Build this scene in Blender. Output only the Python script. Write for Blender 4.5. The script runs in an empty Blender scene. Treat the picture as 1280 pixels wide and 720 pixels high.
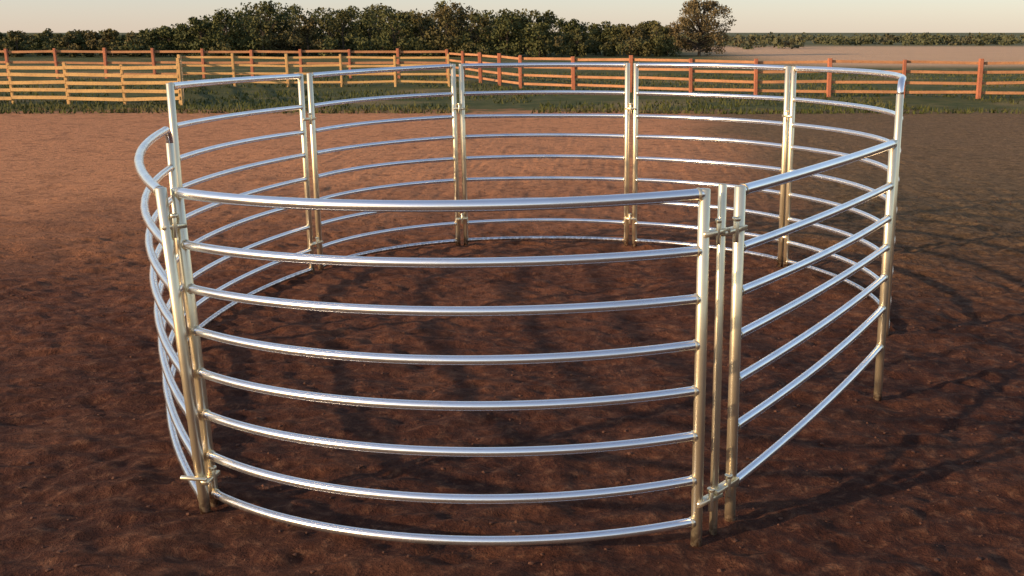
import bpy, math, random
import numpy as np
random.seed(7); rng=np.random.default_rng(11)
scene=bpy.context.scene
rad=math.radians

# ---------------------------------------------------------------- helpers
def new_mat(name):
    m=bpy.data.materials.new(name); m.use_nodes=True
    nt=m.node_tree; b=nt.nodes['Principled BSDF']
    return m,nt,b
def N(nt,t,**kw):
    n=nt.nodes.new(t)
    for k,v in kw.items(): setattr(n,k,v)
    return n
def noise(nt,vec,scale,detail=4,rough=.55,dist=0):
    n=N(nt,'ShaderNodeTexNoise'); n.inputs['Scale'].default_value=scale
    n.inputs['Detail'].default_value=detail; n.inputs['Roughness'].default_value=rough
    n.inputs['Distortion'].default_value=dist
    nt.links.new(vec,n.inputs['Vector']); return n.outputs['Fac']
def setin(nt,sock,v):
    if isinstance(v,(int,float)): sock.default_value=v
    elif isinstance(v,tuple): sock.default_value=v if len(v)==4 else (*v,1)
    else: nt.links.new(v,sock)
def mth(nt,op,a,b=None,c=None,clamp=False):
    n=N(nt,'ShaderNodeMath',operation=op); n.use_clamp=clamp
    for i,v in enumerate((a,b,c)):
        if v is not None: setin(nt,n.inputs[i],v)
    return n.outputs[0]
def mrange(nt,v,a,b,c=0.,d=1.,smooth=True):
    n=N(nt,'ShaderNodeMapRange'); n.interpolation_type='SMOOTHSTEP' if smooth else 'LINEAR'
    setin(nt,n.inputs[0],v)
    for i,x in enumerate((a,b,c,d)): n.inputs[i+1].default_value=x
    return n.outputs[0]
def mix(nt,f,a,b,mode='MIX'):
    n=N(nt,'ShaderNodeMix',data_type='RGBA',blend_type=mode)
    setin(nt,n.inputs[0],f); setin(nt,n.inputs[6],a); setin(nt,n.inputs[7],b)
    return n.outputs[2]
def bump(nt,h,strength,dist,normal=None):
    n=N(nt,'ShaderNodeBump'); n.inputs['Strength'].default_value=strength
    n.inputs['Distance'].default_value=dist; nt.links.new(h,n.inputs['Height'])
    if normal is not None: nt.links.new(normal,n.inputs['Normal'])
    return n.outputs[0]

def mesh_obj(name,verts,faces,mat,parent=None,smooth=False,tint=None):
    me=bpy.data.meshes.new(name)
    verts=np.asarray(verts,dtype=np.float32); faces=np.asarray(faces,dtype=np.int32)
    me.vertices.add(len(verts)); me.vertices.foreach_set('co',verts.ravel())
    k=faces.shape[1]; nf=len(faces)
    me.loops.add(nf*k); me.loops.foreach_set('vertex_index',faces.ravel())
    me.polygons.add(nf); me.polygons.foreach_set('loop_start',np.arange(0,nf*k,k,dtype=np.int32))
    me.polygons.foreach_set('use_smooth',np.full(nf,smooth))
    if tint is not None:
        a=me.attributes.new('tint','FLOAT','POINT'); a.data.foreach_set('value',np.asarray(tint,dtype=np.float32))
    me.update(); me.validate()
    me.materials.append(mat)
    o=bpy.data.objects.new(name,me); scene.collection.objects.link(o)
    if parent: o.parent=parent
    return o
def empty(name):
    o=bpy.data.objects.new(name,None); scene.collection.objects.link(o); o.empty_display_size=.2; return o

class Geo:
    def __init__(s): s.v=[]; s.f=[]; s.n=0
    def add(s,v,f):
        v=np.asarray(v,dtype=float); f=np.asarray(f,dtype=int)
        s.v.append(v); s.f.append(f+s.n); s.n+=len(v)
    def obj(s,name,mat,parent=None,smooth=False):
        return mesh_obj(name,np.vstack(s.v),np.vstack(s.f),mat,parent,smooth)
def tube(geo,pts,r,segs=14,cap=True):
    P=np.asarray(pts,dtype=float); n=len(P)
    T=np.gradient(P,axis=0); T/=np.linalg.norm(T,axis=1)[:,None]
    rr=np.full(n,r) if np.isscalar(r) else np.asarray(r,float)
    if cap:
        P=np.vstack([P[0:1],P[0:1],P,P[-1:],P[-1:]])
        T=np.vstack([T[0:1],T[0:1],T,T[-1:],T[-1:]])
        P[0]=P[0]-T[0]*.004;P[1]=P[1]-T[0]*.002;P[-1]=P[-1]+T[-1]*.004;P[-2]=P[-2]+T[-1]*.002
        rr=np.concatenate([[rr[0]*.01,rr[0]*.9],rr,[rr[-1]*.9,rr[-1]*.01]])
    t0=T[0]; up=np.array([0,0,1.]) if abs(t0[2])<.8 else np.array([0,1.,0])
    a=np.cross(t0,up); a/=np.linalg.norm(a)
    ang=np.linspace(0,2*math.pi,segs,endpoint=False); V=[]
    for p,t,q in zip(P,T,rr):
        a=a-t*np.dot(a,t); a/=np.linalg.norm(a); b=np.cross(a,t)
        V.append(p+q*(np.cos(ang)[:,None]*a+np.sin(ang)[:,None]*b))
    V=np.vstack(V); m=len(P); F=[]
    for i in range(m-1):
        for j in range(segs):
            k=(j+1)%segs
            F.append((i*segs+j,i*segs+k,(i+1)*segs+k,(i+1)*segs+j))
    geo.add(V,F)
def box(geo,a,b,w,h):
    a=np.array(a,float); b=np.array(b,float); t=b-a; t/=np.linalg.norm(t)
    up=np.array([0,0,1.]) if abs(t[2])<.8 else np.array([0,1.,0])
    s=np.cross(t,up); s/=np.linalg.norm(s); u=np.cross(s,t); c=.12*min(w,h)
    prof=[(-w/2+c,-h/2),(w/2-c,-h/2),(w/2,-h/2+c),(w/2,h/2-c),(w/2-c,h/2),(-w/2+c,h/2),(-w/2,h/2-c),(-w/2,-h/2+c)]
    V=[]
    for p,k in ((a,.02),(a,1),(b,1),(b,.02)):
        for x,y in prof: V.append(p+s*x*k+u*y*k)
    F=[]
    for i in range(3):
        for j in range(8):
            k=(j+1)%8; F.append((i*8+j,i*8+k,(i+1)*8+k,(i+1)*8+j))
    geo.add(V,F)

_tab=rng.random((256,256))
def vnoise(x,y):
    xi=np.floor(x).astype(int); yi=np.floor(y).astype(int); fx=x-xi; fy=y-yi
    fx=fx*fx*(3-2*fx); fy=fy*fy*(3-2*fy)
    g=lambda i,j:_tab[i&255,j&255]
    return (g(xi,yi)*(1-fx)+g(xi+1,yi)*fx)*(1-fy)+(g(xi,yi+1)*(1-fx)+g(xi+1,yi+1)*fx)*fy-.5
def ground_h(x,y):
    r=np.hypot(x,y-8)
    near=np.clip(1-(r-8)/14,0,1)
    h=.05*vnoise(x*.45+9,y*.45)+.03*vnoise(x*1.3,y*1.1+3)
    wob=.8*vnoise(x*.9+40,y*.9)
    h=h+near*(.028*vnoise(x*2.6+wob,y*4.6+7+wob)+.032*vnoise(x*6+3+wob,y*9+wob)+.026*vnoise(x*13,y*16))
    # worn wheel ruts curving round the outside of the pen
    for cx,cy,R in ((-.6,8.4,4.75),(-.6,8.4,6.25),(-3.2,9.5,8.6),(-3.2,9.5,10.1)):
        dx=x-cx; dy=y-cy; q=np.hypot(dx,dy)+.10*vnoise(x*.8+R,y*.8); d=(q-R)/.11; th=np.arctan2(dy,dx)
        k=near*(.55+.9*vnoise(x*.6+R*3,y*.6+5))
        h=h+k*np.clip(1-((q-R)/1.0)**2,0,1)*(-.032*np.exp(-d*d)+.014*np.exp(-(np.abs(d)-1.7)**2*2)+.008*np.exp(-d*d)*np.sin(th*R*38))
    far=np.clip((r-25)/30,0,1)
    return h*(1-far)

# ---------------------------------------------------------------- materials
def metal(name,base,rough,met=.95):
    m,nt,b=new_mat(name); geo=N(nt,'ShaderNodeNewGeometry'); pos=geo.outputs['Position']
    n2=noise(nt,pos,5,3,.6); n1=noise(nt,pos,40,2,.6)
    col=mix(nt,mrange(nt,n2,.35,.8),base,tuple(c*.88 for c in base))
    sep=N(nt,'ShaderNodeSeparateXYZ'); nt.links.new(pos,sep.inputs[0])
    low=mrange(nt,sep.outputs[2],.13,0.0)
    dirt=mth(nt,'MULTIPLY',low,mrange(nt,n1,.3,.6),clamp=True)
    col=mix(nt,dirt,col,(.16,.08,.05))
    nt.links.new(col,b.inputs['Base Color'])
    b.inputs['Metallic'].default_value=met
    nt.links.new(mrange(nt,n2,.3,.75,rough-.03,rough+.07),b.inputs['Roughness'])
    return m
M_rail=metal('galvanized_rail',(.95,.96,.99),.22,.93); M_post=metal('galvanized_post',(.95,.82,.58),.31,.86)
def wood(name,c1,c2):
    m,nt,b=new_mat(name); geo=N(nt,'ShaderNodeNewGeometry'); pos=geo.outputs['Position']
    n1=noise(nt,pos,1.3,3); n2=noise(nt,pos,18,3,.7)
    col=mix(nt,mrange(nt,n1,.3,.7),c1,c2); col=mix(nt,mrange(nt,n2,.45,.85),col,tuple(c*.55 for c in c2))
    nt.links.new(col,b.inputs['Base Color']); b.inputs['Roughness'].default_value=.85
    return m
M_tan=wood('weathered_tan_wood',(.70,.43,.17),(.56,.33,.13))
M_red=wood('redbrown_wood',(.52,.18,.09),(.38,.13,.07))
M_brn=wood('brown_wood',(.54,.26,.12),(.40,.19,.09))
def leafmat(name,c1,c2,c3):
    m,nt,b=new_mat(name); at=N(nt,'ShaderNodeAttribute',attribute_name='tint')
    geo=N(nt,'ShaderNodeNewGeometry'); n1=noise(nt,geo.outputs['Position'],.12,3)
    f=at.outputs['Fac']
    col=mix(nt,f,c1,c2); col=mix(nt,mth(nt,'MULTIPLY',mrange(nt,n1,.45,.7),.7),col,c3)
    nt.links.new(col,b.inputs['Base Color']); b.inputs['Roughness'].default_value=.8
    b.inputs['Specular IOR Level'].default_value=.15
    return m
M_leaf=leafmat('foliage',(.055,.066,.024),(.12,.12,.045),(.14,.10,.045))
M_leaf2=leafmat('autumn_foliage',(.12,.095,.045),(.20,.155,.075),(.17,.12,.06))
M_leaf3=leafmat('hazy_foliage',(.08,.09,.045),(.12,.12,.06),(.12,.10,.06))
M_grass=leafmat('dry_grass',(.05,.065,.015),(.10,.10,.03),(.15,.12,.05))
M_bark=wood('bark',(.09,.065,.045),(.05,.038,.025))

def ground_mat():
    m,nt,b=new_mat('soil_and_pasture'); geo=N(nt,'ShaderNodeNewGeometry'); pos=geo.outputs['Position']
    sep=N(nt,'ShaderNodeSeparateXYZ'); nt.links.new(pos,sep.inputs[0]); X,Y=sep.outputs[0],sep.outputs[1]
    nbig=noise(nt,pos,.22,3,.55,.4); nmed=noise(nt,pos,1.4,4,.62,.5); nf=noise(nt,pos,12,6,.74,.3)
    n3=noise(nt,pos,4.0,4,.6,.6)
    shaded_soil=(.066,.024,.015); mid=(.125,.047,.026); sunlit_soil=(.60,.27,.125)  # shaded near soil, sunlit far soil: the light is put into these colours
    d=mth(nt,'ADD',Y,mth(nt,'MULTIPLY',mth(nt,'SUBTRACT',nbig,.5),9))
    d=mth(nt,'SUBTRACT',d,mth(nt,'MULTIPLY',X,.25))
    c=mix(nt,mrange(nt,d,5,11),shaded_soil,mid)
    c=mix(nt,mrange(nt,d,9.5,21),c,sunlit_soil)
    c=mix(nt,mrange(nt,nmed,.45,.75,0,.45),c,mix(nt,.5,c,(.34,.14,.07)))
    c=mix(nt,mrange(nt,nmed,.52,.30,0,.5),c,mix(nt,.65,c,shaded_soil))  # random mottle, reusing the dark near tone
    c=mix(nt,mrange(nt,n3,.50,.30,0,.55),c,mix(nt,.8,c,(.045,.017,.010)))
    c=mix(nt,mrange(nt,nf,.48,.75,0,.75),c,mix(nt,.5,c,(.46,.23,.125)))
    c=mix(nt,mrange(nt,nf,.50,.28,0,.75),c,(.022,.009,.006))
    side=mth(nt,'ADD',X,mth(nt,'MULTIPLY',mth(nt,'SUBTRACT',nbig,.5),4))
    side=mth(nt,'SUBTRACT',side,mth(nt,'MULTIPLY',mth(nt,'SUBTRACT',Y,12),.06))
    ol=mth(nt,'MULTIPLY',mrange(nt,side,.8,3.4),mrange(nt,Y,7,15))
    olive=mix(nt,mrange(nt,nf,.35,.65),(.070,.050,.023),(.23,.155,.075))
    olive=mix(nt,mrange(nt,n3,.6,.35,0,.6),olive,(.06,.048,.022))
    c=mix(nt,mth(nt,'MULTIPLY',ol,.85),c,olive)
    gy=mth(nt,'ADD',Y,mth(nt,'MULTIPLY',mth(nt,'SUBTRACT',nmed,.5),9))
    g=mrange(nt,gy,31.5,34.5)
    gcol=mix(nt,mrange(nt,nmed,.35,.7),(.055,.070,.02),(.12,.115,.04))
    gcol=mix(nt,mrange(nt,nbig,.5,.7),gcol,(.21,.16,.07))
    c=mix(nt,g,c,gcol)
    fld=mth(nt,'MULTIPLY',mrange(nt,Y,70,84),mrange(nt,X,8,20))
    hay=mix(nt,nbig,(.66,.42,.25),(.55,.34,.19))
    c=mix(nt,fld,c,hay)
    c=mix(nt,mrange(nt,Y,170,210),c,(.13,.13,.06))
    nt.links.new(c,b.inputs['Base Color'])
    b.inputs['Roughness'].default_value=.93; b.inputs['Specular IOR Level'].default_value=.15
    bn=bump(nt,n3,.8,.07)
    nt.links.new(bump(nt,nf,1.0,.05,bn),b.inputs['Normal'])
    return m
M_ground=ground_mat()

def axis(lo,hi,step,far_lo,far_hi,grow=1.09):
    a=list(np.arange(lo,hi,step)); s=step
    while a[-1]<far_hi: s*=grow; a.append(a[-1]+s)
    p=[lo]; s=step
    while p[-1]>far_lo: s*=grow; p.append(p[-1]-s)
    return np.array(p[:0:-1]+a)
xs=axis(-5,6,.03,-5000,5000,1.07); ys=axis(3.3,12,.03,-3000,9000,1.05)
XX,YY=np.meshgrid(xs,ys); ZZ=ground_h(XX,YY)
V=np.stack([XX.ravel(),YY.ravel(),ZZ.ravel()],1)
nx,ny=len(xs),len(ys); I=(np.arange(ny-1)[:,None]*nx+np.arange(nx-1)[None,:]).ravel()
F=np.stack([I,I+1,I+nx+1,I+nx],1)
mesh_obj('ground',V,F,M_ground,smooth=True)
def gh(x,y): return float(ground_h(np.array([x]),np.array([y]))[0])

import bmesh
bm=bmesh.new(); bmesh.ops.create_icosphere(bm,subdivisions=1,radius=1)
iv=np.array([v.co[:] for v in bm.verts]); jf=np.array([[v.index for v in f.verts] for f in bm.faces]); bm.free()
n=8000; cx=rng.uniform(-6,8,n); cy=3.4+12*rng.random(n)**1.3; s=.003+.009*rng.random(n)**3
Vc=[];Fc=[]
zc=ground_h(cx,cy)
for i in range(n):
    v=iv*(s[i]*(1+rng.uniform(-.35,.35,(len(iv),1))))*np.array([rng.uniform(.8,1.5),rng.uniform(.8,1.4),rng.uniform(.5,.9)])
    v=v+np.array([cx[i],cy[i],zc[i]+s[i]*.2]); Vc.append(v); Fc.append(jf+i*len(iv))
m,nt,b=new_mat('soil_clod'); geo_=N(nt,'ShaderNodeNewGeometry'); nn=noise(nt,geo_.outputs['Position'],3,2)
nt.links.new(mix(nt,mrange(nt,nn,.3,.7),(.06,.023,.013),(.13,.055,.030)),b.inputs['Base Color']); b.inputs['Roughness'].default_value=.95
mesh_obj('soil_clods',np.vstack(Vc),np.vstack(Fc),m)

# ---------------------------------------------------------------- pen
def arc(a,b,bulge,out,n=40):
    a=np.array(a[:2],float); b=np.array(b[:2],float); L=np.linalg.norm(b-a)
    t=np.linspace(0,1,n); nrm=np.array([-(b-a)[1],(b-a)[0]])/L
    if np.dot(nrm,out)<0: nrm=-nrm
    R=(L*L/4+bulge*bulge)/(2*bulge); half=math.asin(min(1,L/2/R)); th=(t*2-1)*half
    mid=(a+b)/2; u=(b-a)/L
    return mid+np.outer(R*np.sin(th),u)+np.outer(R*np.cos(th)-(R-bulge),nrm)
def panel(a,b,bulge,out,zs_a,zs_b,ra=.0215,rtop=.025,rp=.026,corner=(0,0),foot_a=None,foot_b=None):
    p=empty('steel_fence_panel')
    fa=foot_a or a; fb=foot_b or b
    lean=lambda t_,f_,z,zt:(t_[0]+(f_[0]-t_[0])*(1-z/zt),t_[1]+(f_[1]-t_[1])*(1-z/zt))
    wg=Geo()
    for i,(za,zb) in enumerate(zip(zs_a,zs_b)):
        g=Geo(); r=rtop if i==0 else ra
        path=arc(lean(a,fa,za,zs_a[0]),lean(b,fb,zb,zs_b[0]),bulge,np.array(out,float)); t=np.linspace(0,1,len(path))
        pts=np.column_stack([path,za+(zb-za)*t+.005*math.sin(i*2.1+a[0])*np.sin(t*math.pi)])
        if i==0:
            R=.10
            if corner[1]:
                d=path[-1]-path[-2]; d/=np.linalg.norm(d)
                keep=np.linalg.norm(pts[:,:2]-path[-1],axis=1)>R
                c=np.array([*(path[-1]-d*R),zb-R])
                cor=np.array([c+np.array([*(d*R*math.sin(x)),R*math.cos(x)]) for x in np.linspace(0,math.pi/2,9)])
                pts=np.vstack([pts[keep],cor])
            if corner[0]:
                d=path[0]-path[1]; d/=np.linalg.norm(d)
                keep=np.linalg.norm(pts[:,:2]-path[0],axis=1)>R
                c=np.array([*(path[0]-d*R),za-R])
                cor=np.array([c+np.array([*(d*R*math.sin(x)),R*math.cos(x)]) for x in np.linspace(math.pi/2,0,9)])
                pts=np.vstack([cor,pts[keep]])
        tube(g,pts,r); g.obj('rail_%d'%(i+1),M_rail,p,True)
        for e0,e1 in ((pts[0],pts[1]),(pts[-1],pts[-2])):
            d=(e1-e0)/np.linalg.norm(e1-e0)
            if abs(d[2])<.5: tube(wg,[e0+d*(rp-.003),e0+d*(rp+.003),e0+d*(rp+.009)],[r*1.15,r*1.2,r*1.02],12,cap=False)
    wg.obj('weld_beads',M_post,p,True)
    for q,f,zs,k,cn in ((a,fa,zs_a,'post_near',corner[0]),(b,fb,zs_b,'post_far',corner[1])):
        zt=zs[0]-.10 if cn else zs[0]+.02
        g=Geo(); tube(g,[(*lean(q,f,z,zs[0]),z) for z in (-.05,zt/2,zt)],rp,18); g.obj(k,M_post,p,True)
    return p
def lug(p,a,b,z,r=.012):
    g=Geo(); a=np.array(a[:2]);b=np.array(b[:2]);d=(b-a)/np.linalg.norm(b-a); nr=np.array([d[1],-d[0]])
    if nr[1]>0: nr=-nr
    box(g,(*(a-d*.02+nr*.012),z),(*(b+d*.02+nr*.012),z),.045,.022)
    mid=(a+b)/2+nr*.03
    tube(g,[(*mid,z-.05),(*mid,z),(*mid,z+.05)],r,12)
    tube(g,[(*mid,z+.045),(*mid,z+.052),(*mid,z+.058)],r*1.6,12)
    g.obj('hinge_lug',M_post,p,True)

zf=[1.60,1.355,1.143,.936,.725,.512,.30,.096]
A=(-1.935,5.05); Af=(-1.885,5.05); B=(.478,4.60)
front=panel(A,B,.35,(0,-1),[z-.027 for z in zf],[z+.032 for z in zf],foot_a=Af)
L0=(-1.99,5.00); L0f=(-1.895,4.955); L1=(-2.98,7.72)
left=panel(L1,L0,.14,(-1,0),[1.64,1.37,1.155,.94,.73,.51,.30,.10],[z-.02 for z in zf],corner=(1,0),foot_b=L0f)
zr=[1.615,1.355,1.15,.945,.73,.50,.215]; zr2=[1.645,1.39,1.19,1.01,.82,.62,.37]
R0=(.658,4.813); R1=(1.825,6.62)
right=panel(R0,R1,.035,(1,-1),zr,zr2)
g=Geo(); G0=(.565,4.69); tube(g,[(*G0,-.05),(*G0,.8),(*G0,1.66)],.019,16); g.obj('latch_post',M_post,right,True)
lug(right,B,G0,.22); lug(right,G0,R0,.24); lug(right,G0,R0,1.45); lug(front,B,G0,1.46,.009)
lug(front,L0f,Af,.17); lug(front,L0,A,1.42)
g=Geo(); tube(g,[(-1.99,4.93,.20),(-1.93,4.93,.195),(-1.87,4.93,.19)],.011,10); g.obj('drop_pin',M_post,front,True)
zb=[1.96,1.665,1.42,1.20,.965,.73,.485,.25,.055]
def sc(k): return [z*k for z in zb]
P5=(2.25,8.0); P6=(1.95,10.80); P7=(.43,11.9); P8=(-1.45,11.9); P9=(-2.72,10.45); P10=(-3.05,8.0)
def off(p,q,d=.05):
    p=np.array(p);q=np.array(q);u=(q-p)/np.linalg.norm(q-p); return tuple(p+u*d)
cen=np.array((-.3,8.8))
def bp(a,b,bul,ka,kb,corner=(0,0),gap=(.05,.05)):
    a2=off(a,b,gap[0]); b2=off(b,a,gap[1]); o=(np.array(a)+np.array(b))/2-cen
    return panel(a2,b2,bul,o,sc(ka),sc(kb),corner=corner,rp=.027,ra=.0215,rtop=.025),a2,b2
p1,_,e1=bp(P5,P6,.33,1.0,1.0,(1,0))
p2,s2,e2=bp(P6,P7,.17,1.0,1.0); lug(p2,e1,s2,.3); lug(p2,e1,s2,1.5)
p3,s3,e3=bp(P7,P8,.16,1.0,.995); lug(p3,e2,s3,.3); lug(p3,e2,s3,1.5)
p4,s4,e4=bp(P8,P9,.2,.995,.97,gap=(.05,.07)); lug(p4,e3,s4,.3); lug(p4,e3,s4,1.5)
p5,s5,e5=bp(P9,P10,.12,.97,.98,gap=(.07,.0)); lug(p5,e4,s5,.3); lug(p5,e4,s5,1.5)

# ---------------------------------------------------------------- wooden fences
def fence(name,pts,h,mat,mat2,spacing,nr=4,seed=0,pw=.13,rh=.115,side=-1):
    r=random.Random(seed); p=empty(name); gp=Geo(); gr=Geo()
    for (x0,y0),(x1,y1) in zip(pts[:-1],pts[1:]):
        L=math.hypot(x1-x0,y1-y0); n=max(1,round(L/spacing)); d=((x1-x0)/L,(y1-y0)/L); nrm=(d[1],-d[0])
        if nrm[1]>0: nrm=(-nrm[0],-nrm[1])
        for i in range(n+1):
            t=i/n; x=x0+(x1-x0)*t; y=y0+(y1-y0)*t; z=gh(x,y); w=pw*r.uniform(.85,1.15)
            box(gp,(x,y,z-.1),(x+r.uniform(-.03,.03),y+r.uniform(-.03,.03),z+h*r.uniform(1.02,1.10)),w,w)
            if i<n:
                xb=x0+(x1-x0)*(i+1)/n; yb=y0+(y1-y0)*(i+1)/n; zz=gh(xb,yb)
                for k in range(nr):
                    rz=h*(.16+.80*k/(nr-1)); o=side*(pw/2+.024)
                    box(gr,(x+nrm[0]*o+d[0]*.004,y+nrm[1]*o,z+rz+r.uniform(-.03,.03)),(xb+nrm[0]*o-d[0]*.004,yb+nrm[1]*o,zz+rz+r.uniform(-.03,.03)),.04,rh)
    gp.obj('posts',mat,p); gr.obj('rails',mat2,p); return p
fence('wooden_fence',[(-34,37),(-13.4,36)],1.25,M_tan,M_tan,1.9,5,1,.10,.11,1)
fence('wooden_fence',[(-13.4,36),(-17.8,48),(-6.2,48)],1.3,M_tan,M_tan,2.4,4,2,.11,.09)
fence('wooden_fence',[(-45,57),(-7.4,57)],1.4,M_red,M_brn,2.5,3,3)
fence('wooden_fence',[(-7.4,57),(-3,46.5),(6,40.5),(32,37)],1.3,M_red,M_brn,2.65,4,4,.14,.10)

# ---------------------------------------------------------------- vegetation
def leaves(centers,radii,count,size,zflat=.8):
    C=np.repeat(centers,count,axis=0); Rr=np.repeat(radii,count)
    n=len(C); d=rng.normal(size=(n,3)); d/=np.linalg.norm(d,axis=1)[:,None]
    rr=Rr*(rng.random(n)**.45)*1.05
    P=C+d*rr[:,None]*np.array([1,1,zflat])
    a=rng.normal(size=(n,3)); a/=np.linalg.norm(a,axis=1)[:,None]
    b=np.cross(a,rng.normal(size=(n,3))); b/=np.linalg.norm(b,axis=1)[:,None]
    s=size*(.5+rng.random(n))
    V=np.stack([P-a*s[:,None],P-b*s[:,None]*.6,P+a*s[:,None],P+b*s[:,None]*.6],1).reshape(-1,3)
    F=np.arange(n*4).reshape(-1,4)
    clt=np.repeat(rng.random(len(centers)),count)
    tint=np.repeat(np.clip(.6*clt+.4*rng.random(n),0,1),4)
    return V,F,tint
def tree_parts(x,y,H,W,g,base=.18,ncl=16):
    cs=[];rs=[]
    zt=H*.62
    tube(g,[(x,y,-.1),(x+random.uniform(-.1,.1),y,zt*.4),(x+random.uniform(-.2,.2),y,zt)],[H*.028,H*.02,H*.01],7,cap=False)
    for i in range(ncl):
        u=random.random(); z=H*(base+(.93-base)*u)
        w=W*math.sqrt(max(.05,1-((u-.42)/.62)**2))*random.uniform(.35,1.0)
        th=random.uniform(0,6.283); px,py=x+w*math.cos(th)*.8,y+w*math.sin(th)*.8
        r=random.uniform(.12,.26)*min(H,W*2.0)
        if z+r*.8>H: z=H-r*.8
        cs.append((px,py,z)); rs.append(r)
        z0=min(zt*.9,z*.6)
        tube(g,[(x,y,z0),((x+px)/2,(y+py)/2,(z0+z)/2+.1),(px,py,z)],[H*.010,H*.007,H*.003],5,cap=False)
    return cs,rs
prof_px=[-160,-60,0,60,120,165,200,240,280,330,380,430,480,520,560,620,680,700,760,830]
prof_py=[40,38,40,37,39,36,27,22,14,3,8,11,3,8,2,10,14,24,28,27]
def px2x(px,D): return (px-740)/1362*(D*.9736+.4)
def py2z(py,D): return 2.3+D*math.tan(math.atan((360-py)/1362)-rad(13.2))
g=Geo(); cs=[];rs=[]
px=-150
while px<835:
    D=random.uniform(106,128); H=py2z(np.interp(px,prof_px,prof_py),D)*random.choice((.76,.86,.93,1.0,1.04))
    W=H*random.uniform(.34,.52)
    c,r=tree_parts(px2x(px,D),D,H,W,g,.08,random.randint(14,20)); cs+=c; rs+=r
    px+=random.uniform(5,10)
for i in range(520):
    q=random.uniform(-160,850); D=random.uniform(104,130); z=random.uniform(.2,1.6)
    cs.append((px2x(q,D),D,z)); rs.append(random.uniform(.4,.8))
V,F,T=leaves(np.array(cs),np.array(rs),75,.135)
tl=empty('distant_treeline'); g.obj('trunks',M_bark,tl)
mesh_obj('foliage',V,F,M_leaf,tl,tint=T)
g=Geo(); D=112
c,r=tree_parts(px2x(874,D),D,py2z(-6,D),4.0,g,.10,80)
r=[q*.58 for q in r]
V,F,T=leaves(np.array(c),np.array(r),120,.10)
bt=empty('oak_tree'); g.obj('trunk_and_limbs',M_bark,bt); mesh_obj('crown',V,F,M_leaf2,bt,tint=T)
cs=[];rs=[]
for i in range(1300):
    D=155+260*random.random()**1.5; q=random.uniform(-150,1330)
    z=random.uniform(.2,1.6)*(.7+.5*vnoise(np.array([q*.02]),np.array([D*.02]))[0]); r=random.uniform(.7,1.5)
    if q>1000 and D<200: D+=60
    cs.append((px2x(q,D),D,z)); rs.append(r)
V,F,T=leaves(np.array(cs),np.array(rs),40,.32,.7)
mesh_obj('distant_hedgerow',V,F,M_leaf3,tint=T)
n=22000; gx=rng.uniform(-26,26,n); gy=32+(rng.random(n)**1.6)*32
k=vnoise(gx*.35,gy*.35)+.5>.35; gx=gx[k];gy=gy[k]; n=len(gx); gz=ground_h(gx,gy)
hh=rng.uniform(.05,.17,n); th=rng.uniform(0,6.28,n); w=.03
bx=np.cos(th)*w; by=np.sin(th)*w; lx=rng.normal(0,.05,n); ly=rng.normal(0,.05,n)
V=np.stack([np.stack([gx-bx,gy-by,gz],1),np.stack([gx+bx,gy+by,gz],1),np.stack([gx+lx,gy+ly,gz+hh],1)],1).reshape(-1,3)
mesh_obj('pasture_grass',V,np.arange(n*3).reshape(-1,3),M_grass,tint=np.repeat(rng.random(n),3))

# ---------------------------------------------------------------- light
EL=15; AZ=240
w=bpy.data.worlds.new('World'); scene.world=w; w.use_nodes=True; nt=w.node_tree
bg=nt.nodes['Background']; sky=nt.nodes.new('ShaderNodeTexSky'); sky.sky_type='NISHITA'; sky.sun_disc=False
sky.sun_elevation=rad(EL); sky.sun_rotation=rad(AZ); sky.dust_density=1.0; sky.air_density=1.0; sky.ozone_density=1.0
nt.links.new(sky.outputs[0],bg.inputs[0]); bg.inputs[1].default_value=.10
tc=nt.nodes.new('ShaderNodeTexCoord'); sp=nt.nodes.new('ShaderNodeSeparateXYZ'); nt.links.new(tc.outputs['Generated'],sp.inputs[0])
rp_=nt.nodes.new('ShaderNodeValToRGB'); nt.links.new(sp.outputs[2],rp_.inputs[0]); cr=rp_.color_ramp
cr.elements[0].position=0; cr.elements[0].color=(.55,.44,.38,1); cr.elements[1].position=1; cr.elements[1].color=(.10,.15,.26,1)
for pos_,c_ in ((.03,(.37,.38,.41,1)),(.15,(.31,.34,.39,1)),(.45,(.20,.25,.35,1))):
    e_=cr.elements.new(pos_); e_.color=c_
bg2=nt.nodes.new('ShaderNodeBackground'); nt.links.new(rp_.outputs[0],bg2.inputs[0]); bg2.inputs[1].default_value=.92
ad=nt.nodes.new('ShaderNodeAddShader'); nt.links.new(bg.outputs[0],ad.inputs[0]); nt.links.new(bg2.outputs[0],ad.inputs[1])
nt.links.new(ad.outputs[0],nt.nodes['World Output'].inputs[0])
sl=bpy.data.lights.new('sun','SUN'); sl.energy=5.0; sl.angle=rad(1.0); sl.color=(1,.69,.40)
so=bpy.data.objects.new('sun',sl); scene.collection.objects.link(so)
a=rad(AZ); e=rad(EL)
from mathutils import Vector
dirv=Vector((math.sin(a)*math.cos(e),math.cos(a)*math.cos(e),math.sin(e)))
so.rotation_euler=dirv.to_track_quat('Z','Y').to_euler(); so.location=dirv*50

cam=bpy.data.cameras.new('camera'); co=bpy.data.objects.new('camera',cam); scene.collection.objects.link(co)
co.location=(0,0,2.3); co.rotation_euler=(rad(90-13.2),0,0)
cam.sensor_width=36; cam.lens=1362/1280*36; cam.shift_x=-100/1280; cam.clip_end=20000; cam.clip_start=.1
scene.camera=co
scene.view_settings.view_transform='Standard'; scene.view_settings.look='None'; scene.view_settings.exposure=0
